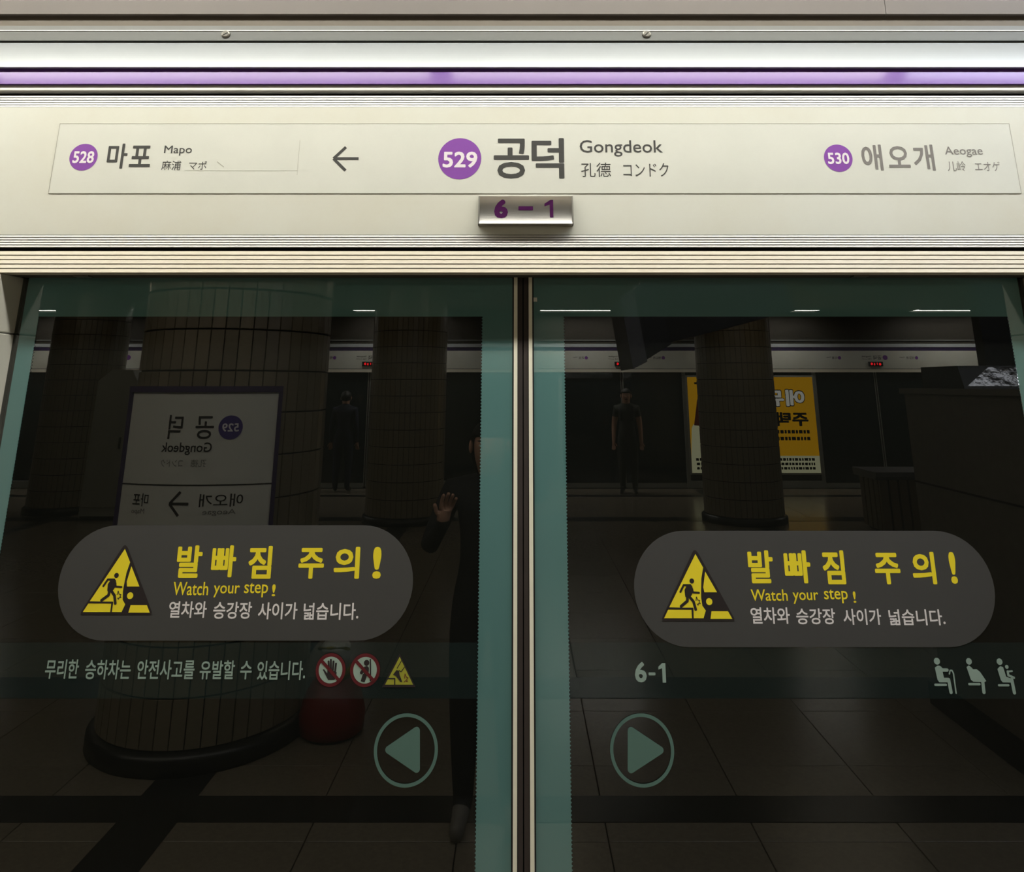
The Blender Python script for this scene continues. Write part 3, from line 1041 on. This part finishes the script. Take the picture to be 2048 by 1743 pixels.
bd = bent('line_number_badge', Flat().disc(-0.165, 1.535, 0.058), 'badge_navy', sb)
bent('number_text', Flat().text('529', -0.205, 1.515, -0.125, 1.555, 0.02), 'ink_white', bd, 0.004)
bent('station_name_text', Flat().text('공', -0.085, 1.48, 0.005, 1.59, 0.012).text('덕', 0.07, 1.48, 0.145, 1.595, 0.012), 'ink_black', sb)
bent('romanized_name_text', Flat().text('Gongdeok', -0.085, 1.405, 0.17, 1.465, 0.012), 'ink_black', sb)
bent('ideograph_text', Flat().text('孔德', -0.065, 1.35, 0.01, 1.385).text('コンドク', 0.05, 1.35, 0.165, 1.385), 'ink_grey', sb)
bent('next_station_text', Flat().text('애오개', -0.255, 1.165, -0.05, 1.225, 0.008).text('마포', 0.21, 1.165, 0.30, 1.225, 0.012), 'ink_black', sb)
bent('next_station_roman_text', Flat().text('Aeogae', -0.225, 1.125, -0.07, 1.155).text('Mapo', 0.225, 1.125, 0.3, 1.155), 'ink_grey', sb)
bent('direction_arrow', Flat().stroke([(0.045, 1.235), (0.095, 1.18), (0.045, 1.125)], 0.013, False).stroke([(0.09, 1.18), (0.0, 1.18)], 0.013, False), 'ink_black', sb)


# ------------------------------------------------------------------ opposite screen doors
def opposite():
    f = OY + 0.074      # header face, faces +y
    g = thing('opposite_header', (0, OY, 1.967), 'white header with purple stripe over the opposite doors', 'header')
    box('cover_panel', X0, X1, OY - 0.1, f, 2.03, 2.345, 'header_white', g)
    box('lower_rail', X0, X1, OY - 0.1, f - 0.002, 1.967, 2.02, 'rail_cream', g)
    box('shadow_gap', X0, X1, OY - 0.1, f - 0.012, 2.02, 2.03, 'black_gap', g)
    box('purple_stripe', X0, X1, OY - 0.1, f - 0.004, 2.345, 2.41, 'sign_frame', g)
    box('white_strip', X0, X1, OY - 0.1, f + 0.006, 2.41, 2.47, 'white_gloss', g)
    box('dark_strip', X0, X1, OY - 0.1, f - 0.01, 2.47, 2.52, 'groove', g)
    box('alu_trim', X0, X1, OY - 0.1, f + 0.005, 2.52, 2.545, 'alu', g)
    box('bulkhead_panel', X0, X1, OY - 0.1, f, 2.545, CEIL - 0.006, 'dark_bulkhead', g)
    for x in (-0.45, -0.2, 4.2):
        box('panel_joint', x - 0.006, x + 0.006, f, f + 0.001, 2.03, 2.345, 'groove', g)
    for n, cx in enumerate((-7.31, -2.73, 1.845, 6.447)):
        fl = Flat()
        yb = f + 0.002
        # station name strip, reader's right = -x
        for txt, u0, u1, z0, z1 in (('공덕', -0.12, 0.02, 2.185, 2.265), ('Gongdeok', 0.06, 0.24, 2.225, 2.26), ('孔德 コンドク', 0.06, 0.24, 2.185, 2.21),
                                    ('애오개', -0.72, -0.58, 2.195, 2.245), ('Aeogae', -0.55, -0.45, 2.215, 2.24), ('마포', 0.68, 0.78, 2.195, 2.245), ('Mapo', 0.8, 0.88, 2.215, 2.24)):
            fl.text(txt, u0, z0, u1, z1, off=0.01)
        s = thing('station_name_strip', (cx, yb, 2.18), ('station name lettering above the opposite doors, %s along the header' % ('furthest left', 'second from left', 'third from left', 'furthest right')[n]), 'sign', 'station names on the opposite header')
        fl.build('name_text', yb, 'ink_dark', s, 1, cx)
        bfl = Flat().disc(-0.19, 2.225, 0.045, 20).disc(-0.76, 2.22, 0.03, 16).disc(0.64, 2.22, 0.03, 16)
        bfl.build('line_badges', yb + 0.0005, 'badge_purple', s, 1, cx)
        ld = thing('led_display', (cx, f + 0.02, 2.075), ('small red light display on the opposite header, %s' % ('furthest left', 'second from left', 'third from left', 'furthest right')[n]), 'display', 'red displays on the opposite header')
        box('display_case', cx - 0.13, cx + 0.13, f + 0.001, f + 0.02, 2.07, 2.15, 'black_plastic', ld)
        lv = Flat()
        for i, wdt in enumerate((0.05, 0.018, 0.03, 0.05)):
            lv.disc(-0.075 + i * 0.05, 2.108 + (i % 2) * 0.006, wdt * 0.42, 12, 0.024)
        lv.build('red_lights', f + 0.022, 'led_red', ld, 1, cx)
    for n, cx in enumerate((-7.31, -2.73, 1.845, 6.447)):
        nm = thing('door_%d' % (n + 3), (cx, OY, 0), 'dark glass double door on the opposite platform edge, %s' % ('furthest left', 'second from left', 'third from left', 'furthest right')[n], kind='structure')
        for s in (-1, 1):
            a, b = sorted((cx + s * 0.02, cx + s * 1.09))
            box('glass_pane', a, b, OY - 0.01, OY, 0.06, 1.967, 'far_glass', nm)
            box('frame_edge', *sorted((cx + s * 0.012, cx + s * 0.025)), OY - 0.012, OY + 0.003, 0.02, 1.967, 'frame_alu', nm)
            box('bottom_rail', a, b, OY - 0.012, OY + 0.003, 0.0, 0.08, 'frame_alu', nm)
        box('rubber_seal', cx - 0.012, cx + 0.012, OY - 0.012, OY, 0.02, 1.967, 'rubber', nm)
    for n, (xa, xb) in enumerate(((-9.0, -8.4), (-6.22, -3.82), (-1.64, 0.755), (2.935, 5.357), (7.537, 9.5))):
        nm = thing('window_%d' % (n + 3), ((xa + xb) / 2, OY, 0), 'fixed dark glass bay on the opposite platform edge', kind='structure')
        box('pane', xa + 0.06, xb - 0.06, OY - 0.012, OY, 0.12, 1.967, 'far_glass', nm)
        box('sill', xa, xb, OY - 0.05, OY + 0.04, 0, 0.12, 'frame_alu', nm)
        for x in (xa, xb - 0.06):
            box('mullion', x, x + 0.06, OY - 0.03, OY + 0.03, 0.12, 1.967, 'frame_alu', nm)


opposite()
# backlit advertisement
ax0, ax1, az0, az1 = 3.02, 5.28, 0.25, 1.88
ad = thing('advertisement_panel', ((ax0 + ax1) / 2, OY + 0.04, az0), 'backlit yellow advertisement with a woman in white behind the tiled column', 'poster')
box('case', ax0 - 0.03, ax1 + 0.03, OY + 0.001, OY + 0.05, az0 - 0.03, az1 + 0.03, 'frame_alu', ad)
ya = OY + 0.052
def ap(u, v):
    return (u * (ax1 - ax0), az0 + v * (az1 - az0))
def sq(u0, u1, v0, v1):
    return [ap(u0, v0), ap(u1, v0), ap(u1, v1), ap(u0, v1)]
def adb(fl, name, k, m, par=ad):
    return fl.build(name, ya + k * 0.001, m, par, 1, ax1)
ps = adb(Flat().poly(sq(0, 1, 0, 1)), 'poster_sheet', 0, 'ad_yellow')
adb(Flat().poly(sq(0, 1, 0, 0.175)), 'white_footer', 1, 'ad_pale', ps)
adb(Flat().text('에듀윌', *ap(0.07, 0.68), *ap(0.56, 0.875), off=0.06), 'headline_shadow', 1, 'ad_ink', ps)
adb(Flat().text('에듀윌', *ap(0.075, 0.69), *ap(0.555, 0.865), off=0.035), 'headline_text', 2, 'ad_white', ps)
adb(Flat().text('주택관리사', *ap(0.06, 0.48), *ap(0.72, 0.63), off=0.04), 'subtitle_text', 1, 'ad_ink', ps)
bl = Flat()
for v, e0 in ((0.405, 0.32), (0.335, 0.34)):
    u = 0.06
    while u < e0:
        wd = random.uniform(0.015, 0.035)
        bl.poly(sq(u, u + wd, v, v + 0.035))
        u += wd + 0.008
for v in (0.035, 0.08, 0.125):
    for ua, ub in ((0.04, 0.3), (0.86, 0.95)):
        u = ua
        while u < ub:
            wd = random.uniform(0.01, 0.028)
            bl.poly(sq(u, u + wd, v, v + 0.026))
            u += wd + 0.007
for u in (0.85, 0.875, 0.9, 0.925):
    bl.poly(sq(u, u + 0.02, 0.925, 0.945))
adb(bl, 'small_print', 2, 'ad_ink', ps)
adb(Flat().poly([ap(*p) for p in ((0.90, 0.49), (0.97, 0.50), (0.985, 0.46), (1.0, 0.175), (0.66, 0.175), (0.70, 0.46), (0.78, 0.5))]), 'printed_jacket', 1, 'ad_pale', ps)
adb(Flat().poly([ap(*p) for p in ((0.80, 0.81), (0.87, 0.81), (0.93, 0.76), (0.945, 0.64), (0.965, 0.49), (0.92, 0.485), (0.75, 0.5), (0.74, 0.65), (0.76, 0.77))]), 'printed_hair', 2, 'ad_hair', ps)
c = ap(0.845, 0.66)
adb(Flat().disc(c[0], c[1], 0.15, 28, 0.19), 'printed_face', 3, 'ad_skin', ps)
adb(Flat().poly([ap(*p) for p in ((0.86, 0.54), (0.90, 0.62), (0.92, 0.60), (0.90, 0.42), (0.86, 0.40))]), 'printed_hand', 4, 'ad_skin', ps)

# ------------------------------------------------------------------ other things on the platform
# pale cabinet with chamfered top corner, far left
cb = thing('standing_cabinet', (-5.63, -7.5, 0), 'pale grey standing cabinet with a sloped shoulder beside the far left column', 'cabinet')
extrude_y('body', [(-5.92, 0.04), (-5.37, 0.04), (-5.36, 1.80), (-5.44, 1.95), (-5.72, 1.95), (-5.90, 1.80)], -7.64, -7.42, 'cabinet_grey', cb)
bevbox('door', -5.86, -5.43, -7.42, -7.405, 0.15, 1.7, 'cabinet_grey', cb, r=0.003)
box('plinth', -5.90, -5.39, -7.63, -7.43, 0.003, 0.04, 'skirting', cb)
box('handle', -5.49, -5.47, -7.406, -7.385, 0.9, 1.05, 'steel_dark', cb)

# slatted waste bin, right
wb = thing('slatted_bin', (4.75, -6.7, 0), 'low waste bin with vertical wooden slats and a dark overhanging top', 'bin')
bx0, bx1, by0, by1 = 4.4, 5.1, -6.95, -6.4
box('inner_box', bx0 + .04, bx1 - .04, by0 + .04, by1 - .04, 0.005, 0.62, 'black_plastic', wb)
for i in range(6):
    x = bx0 + i * 0.12
    box('slat', x, x + 0.095, by1 - 0.04, by1, 0.03, 0.62, 'bin_wood', wb)
for i in range(4):
    y = by0 + i * 0.13
    box('slat', bx0, bx0 + 0.035, y, y + 0.1, 0.03, 0.62, 'bin_wood', wb)
extrude_x('top', [(by0 - 0.05, 0.66), (by0 - 0.02, 0.62), (by1 + 0.02, 0.62), (by1 + 0.06, 0.66), (by1 + 0.06, 0.71), (by0 - 0.05, 0.71)], bx0 - 0.06, bx1 + 0.06, 'dark_grey_plastic', wb)

# dark stair parapet at right
pt = thing('stair_parapet', (3.4, -1.1, 0), 'dark stone parapet block of a stairway at the right', 'parapet')
box('wall_block', 2.37, 4.6, -1.5, -0.35, 0.12, 1.69, 'stone_dark', pt)
box('plinth', 2.32, 4.6, -1.55, -0.30, 0.003, 0.12, 'skirting', pt)
box('coping', 2.35, 4.6, -1.52, -0.33, 1.69, 1.72, 'stone_dark', pt)
box('joint', 2.366, 2.37, -1.5, -0.35, 1.18, 1.19, 'black_gap', pt)
gb = thing('glossy_display_case', (2.75, -1.1, 1.72), 'dark glossy sloped display case on top of the stair parapet', 'display')
extrude_x('sloped_case', [(-1.42, 1.721), (-0.99, 1.721), (-1.03, 1.845), (-1.42, 1.845)], 2.45, 3.05, 'black_plastic', gb)
obj('glossy_front', [(2.47, -0.994, 1.735), (3.03, -0.994, 1.735), (3.03, -0.998, 1.735), (2.47, -0.998, 1.735), (2.62, -1.0245, 1.838), (3.03, -1.0245, 1.838), (3.03, -1.0285, 1.838), (2.62, -1.0285, 1.838)], [f[::-1] for f in BOXF], 'glossy_dark', gb)
box('post', 2.80, 3.02, -1.41, -1.33, 1.80, CEIL - 0.0065, 'black_plastic', gb)

# hooded CCTV monitor hung from the ceiling
mn = thing('hanging_monitor', (1.1, -1.4, 1.9), 'black hooded monitor housing hanging from the ceiling, tilted', 'monitor')
def tilt(p, c=(1.1, -1.4, 2.2), a=math.radians(14)):
    x, z = p[0] - 0.03 - c[0], p[2] + 0.06 - c[2]
    return (c[0] + x * math.cos(a) - z * math.sin(a), p[1], c[2] + x * math.sin(a) + z * math.cos(a))
obj('housing', [tilt(v) for v in boxv(0.82, 1.62, -1.6, -1.15, 1.98, 2.42)], BOXF, 'black_plastic', mn)
obj('hood', [tilt(v) for v in ((0.62, -1.63, 1.90), (0.86, -1.60, 1.97), (0.86, -1.15, 1.97), (0.62, -1.12, 1.90), (0.66, -1.63, 2.28), (0.86, -1.60, 2.40), (0.86, -1.15, 2.40), (0.66, -1.12, 2.28))], BOXF, 'black_plastic', mn)
obj('hood_rim', [tilt(v) for v in ((0.60, -1.64, 1.89), (0.69, -1.64, 1.91), (0.69, -1.11, 1.91), (0.60, -1.11, 1.89), (0.64, -1.64, 2.30), (0.73, -1.64, 2.33), (0.73, -1.11, 2.33), (0.64, -1.11, 2.30))], BOXF, 'dark_grey_plastic', mn)
tube('hanger', [(1.35, -1.4, 2.35), (1.35, -1.4, CEIL - 0.006)], 0.03, 'black_plastic', mn)
box('ceiling_plate', 1.27, 1.43, -1.48, -1.32, CEIL - 0.03, CEIL - 0.006, 'black_plastic', mn)

# red rounded container beside the near column
rc = thing('red_container', (-0.98, -1.2, 0), 'red rounded floor container with a white and yellow top beside the sign column', 'container')
lathe('body', [(0.14, 0.004), (0.165, 0.02), (0.17, 0.09), (0.15, 0.17), (0.115, 0.235), (0.09, 0.26)], -0.98, -1.2, 'red_plastic', rc, 28)
lathe('yellow_collar', [(0.092, 0.258), (0.09, 0.295), (0.08, 0.30)], -0.98, -1.2, 'yellow_plastic', rc, 28)
lathe('white_top', [(0.076, 0.298), (0.078, 0.40), (0.06, 0.42), (0.02, 0.425)], -0.98, -1.2, 'sign_white', rc, 28)
tube('handle', [(-1.05, -1.2, 0.38), (-1.05, -1.12, 0.41), (-0.98, -1.09, 0.42), (-0.91, -1.12, 0.41), (-0.91, -1.2, 0.38)], 0.008, 'yellow_plastic', rc)


# ------------------------------------------------------------------ people
def person(name, loc, rotz, height, label, top, bottom, shoes, arms, sleeve, group=None, hairlen=0.0, stance=0.06, hand_scale=1.0):
    """one continuous skinned body; arms = ((elbow, wrist, fingertip direction) for left, right) in body units, facing +y"""
    V, E, Rr, Tg = [], [], [], []

    def v(p, r, tagname, par=None):
        V.append(Vector(p))
        Rr.append(r if isinstance(r, tuple) else (r, r))
        Tg.append(tagname)
        if par is not None:
            E.append((par, len(V) - 1))
        return len(V) - 1
    pel = v((0, 0, .525), (.088, .070), bottom)
    sp = v((0, 0.0, .62), (.078, .062), top, pel)
    ch = v((0, 0.0, .735), (.092, .068), top, sp)
    up = v((0, -.004, .80), (.070, .055), top, ch)
    nk = v((0, .004, .845), (.032, .034), 'skin', up)
    hb = v((0, .014, .885), (.044, .050), 'skin', nk)
    hm = v((0, .014, .925), (.050, .060), 'skin', hb)
    v((0, .008, .968), (.040, .046), 'skin', hm)
    for s in (-1, 1):
        hip = v((s * .052, 0, .49), (.058, .060), bottom, pel)
        kn = v((s * stance, .012, .285), (.041, .043), bottom, hip)
        cf = v((s * stance, -.004, .18), (.034, .038), bottom, kn)
        an = v((s * stance, -.012, .052), (.024, .028), bottom, cf)
        fo = v((s * (stance + .006), .03, .026), (.025, .022), shoes, an)
        v((s * (stance + .012), .092, .020), (.024, .017), shoes, fo)
        el_p, wr_p, fd = arms[0 if s < 0 else 1]
        sh = v((s * .102, -.002, .80), (.040, .040), top, up)
        el = v(el_p, (.027, .027), top if sleeve else 'skin', sh)
        wr = v(wr_p, (.017, .019), top if sleeve else 'skin', el)
        fd = Vector(fd).normalized()
        fwd = (Vector(wr_p) - Vector(el_p)).normalized()
        side = fwd.cross(fd)
        side = side.normalized() if side.length > 0.1 else Vector((s, 0, 0))
        pal = v(Vector(wr_p) + fd * .028, (.017, .012), 'skin', wr)
        for kf, (dx, ln) in enumerate(((-.015, .036), (-.005, .042), (.005, .040), (.014, .032))):
            b0 = v(Vector(wr_p) + fd * .052 + side * dx, (.0058, .0058), 'skin', pal)
            curl = fd.cross(side).normalized()
            b1 = v(Vector(wr_p) + fd * (.052 + ln * .55) + side * dx * 1.15 + curl * .004, (.0050, .0050), 'skin', b0)
            v(Vector(wr_p) + fd * (.052 + ln * .95) + side * dx * 1.2 + curl * .014, (.0044, .0044), 'skin', b1)
        t0 = v(Vector(wr_p) + fd * .030 + side * -.022, (.0062, .0062), 'skin', pal)
        v(Vector(wr_p) + fd * .054 + side * -.034, (.0052, .0052), 'skin', t0)
    me = bpy.data.meshes.new(name)
    me.from_pydata([p * height for p in V], E, [])
    o = bpy.data.objects.new(name, me)
    col.objects.link(o)
    o.modifiers.new('skin', 'SKIN')
    sv = me.skin_vertices[0].data
    for i, r in enumerate(Rr):
        sv[i].radius = (r[0] * height, r[1] * height)
        sv[i].use_root = i == 0
    o.modifiers.new('sub', 'SUBSURF').levels = 2
    dg = bpy.context.evaluated_depsgraph_get()
    m2 = bpy.data.meshes.new_from_object(o.evaluated_get(dg))
    bpy.data.objects.remove(o)
    names = []
    for n_ in Tg:
        if n_ not in names:
            names.append(n_)
    m2.materials.clear()
    for n_ in names:
        m2.materials.append(MATS[n_])
    VS = [p * height for p in V]
    for p in m2.polygons:
        c = p.center
        bs, best = 1e9, 0
        for (i, j) in E:
            ab = VS[j] - VS[i]
            u = min(max((c - VS[i]).dot(ab) / ab.length_squared, 0.0), 1.0)
            sc = (VS[i] + ab * u - c).length / (max(Rr[i]) * (1 - u) + max(Rr[j]) * u)
            if sc < bs:
                bs, best = sc, (i if u < 0.5 else j)
        p.material_index = names.index(Tg[best])
        p.use_smooth = True
    zmin = min(q.co.z for q in m2.vertices)
    for q in m2.vertices:
        q.co.z -= zmin
    root = thing(name, loc, label, 'person', group)
    root.rotation_euler.z = rotz
    b = bpy.data.objects.new('body', m2)
    col.objects.link(b)
    b.parent = root

    def part(nm, vs, fs, m, par):
        mm = bpy.data.meshes.new(nm)
        mm.from_pydata(vs, [], fs)
        mm.materials.append(MATS[m])
        for p in mm.polygons:
            p.use_smooth = True
        q = bpy.data.objects.new(nm, mm)
        col.objects.link(q)
        q.parent = par
        return q

    def ball(c, r, n=14, k=9, cond=None):
        vs, fs = [], []
        for i in range(k + 1):
            ph = math.pi * i / k
            for j in range(n):
                th = 2 * math.pi * j / n
                p = Vector((c[0] + r[0] * math.sin(ph) * math.cos(th), c[1] + r[1] * math.sin(ph) * math.sin(th), c[2] + r[2] * math.cos(ph)))
                if cond:
                    p = cond(p)
                vs.append(p)
        for i in range(k):
            for j in range(n):
                fs.append((i * n + j, (i + 1) * n + j, (i + 1) * n + (j + 1) % n, i * n + (j + 1) % n))
        return vs, fs
    h = height
    dz = -zmin

    def hairshape(p):
        # hair leaves the face free: below the hairline it sinks into the head in front
        c = Vector((0, 0.012 * h, 0.925 * h + dz))
        line = 0.952 * h + dz - 0.35 * max(0.0, 0.035 * h - p.y)
        if p.y > 0.012 * h and p.z < line:
            p = c + (p - c) * 0.55
        return p
    vs, fs = ball((0, 0.006 * h, 0.934 * h + dz), (0.0545 * h, 0.0635 * h, 0.0585 * h), 28, 20, hairshape)
    if hairlen:
        vs = [Vector((p.x, p.y, p.z - hairlen * h * max(0, (0.94 * h + dz - p.z) / (0.06 * h)) if p.y < 0.02 * h else p.z)) for p in vs]
    part('hair', vs, fs, 'hair', root)
    for s in (-1, 1):
        vs, fs = ball((s * .020 * h, .066 * h, .925 * h + dz), (.0075 * h, .004 * h, .0036 * h), 10, 6)
        ey = part('eye', vs, fs, 'eye_white', root)
        vs, fs = ball((s * .020 * h, .0685 * h, .925 * h + dz), (.0034 * h, .002 * h, .0034 * h), 8, 6)
        part('pupil', vs, fs, 'hair', ey)
        vs, fs = ball((s * .021 * h, .066 * h, .937 * h + dz), (.011 * h, .004 * h, .0022 * h), 8, 6)
        part('eyebrow', vs, fs, 'hair', root)
        vs, fs = ball((s * .053 * h, .008 * h, .918 * h + dz), (.006 * h, .012 * h, .018 * h), 10, 6)
        part('ear', vs, fs, 'skin', root)
    vs, fs = ball((0, .076 * h, .910 * h + dz), (.008 * h, .012 * h, .016 * h), 10, 6)
    part('nose', vs, fs, 'skin', root)
    vs, fs = ball((0, .066 * h, .886 * h + dz), (.016 * h, .006 * h, .004 * h), 10, 6)
    part('mouth', vs, fs, 'print_red', root)
    return root


down = lambda s: ((s * .128, -.018, .63), (s * .135, .02, .49), (0, .15, -1))
# the photographer: right hand lifts the phone to the lens, left hand bent before the chest
ph = 1.60
PX, PY = -0.14, -0.36
wr = ((0.012 - PX) / ph, (-0.05 - PY) / ph, 1.645 / ph)
person('person', (PX, PY, 0.0), 0.0, ph, 'person in black raising a phone to photograph the doors', 'cloth_black', 'cloth_black', 'shoe',
       (((-.165, .03, .655), (-.115, .155, .735), (.25, .25, 1)), ((.15, .06, .80), (wr[0] + .01, wr[1] - .035, wr[2] - .045), (.0, .5, 1))), True, hairlen=0.05)
pn = thing('phone', (0.0, -0.026, 1.66), 'dark phone held up in the raised hand', 'phone')
bevbox('phone_body', -0.040, 0.037, -0.030, -0.022, 1.63, 1.785, 'black_plastic', pn, r=0.0025)
bevbox('camera_bump', -0.018, 0.014, -0.0225, -0.019, 1.722, 1.758, 'dark_grey_plastic', pn, r=0.0015)

person('person', (-3.02, -10.05, 0.0), math.pi, 1.66, 'person in dark navy clothes waiting at the opposite doors, between two columns', 'cloth_navy', 'cloth_navy', 'skirting',
       (down(-1), down(1)), True, group=None)
p3 = person('person', (1.82, -9.9, 0.0), 0.15, 1.7, 'person in a grey shirt with dark straps in front of the opposite doors', 'cloth_grey', 'cloth_grey', 'skirting', (down(-1), down(1)), False)
for s in (-1, 1):
    # straps of the bag, worn over the shoulders
    pts = [(s * 0.085, 0.115, 1.16), (s * 0.10, 0.125, 1.27), (s * 0.105, 0.085, 1.38), (s * 0.10, 0.0, 1.42), (s * 0.095, -0.09, 1.37)]
    vs = []
    q = tube('strap', [(x, y, z) for x, y, z in pts], 0.018, 'cloth_black', None)
    q.parent = p3
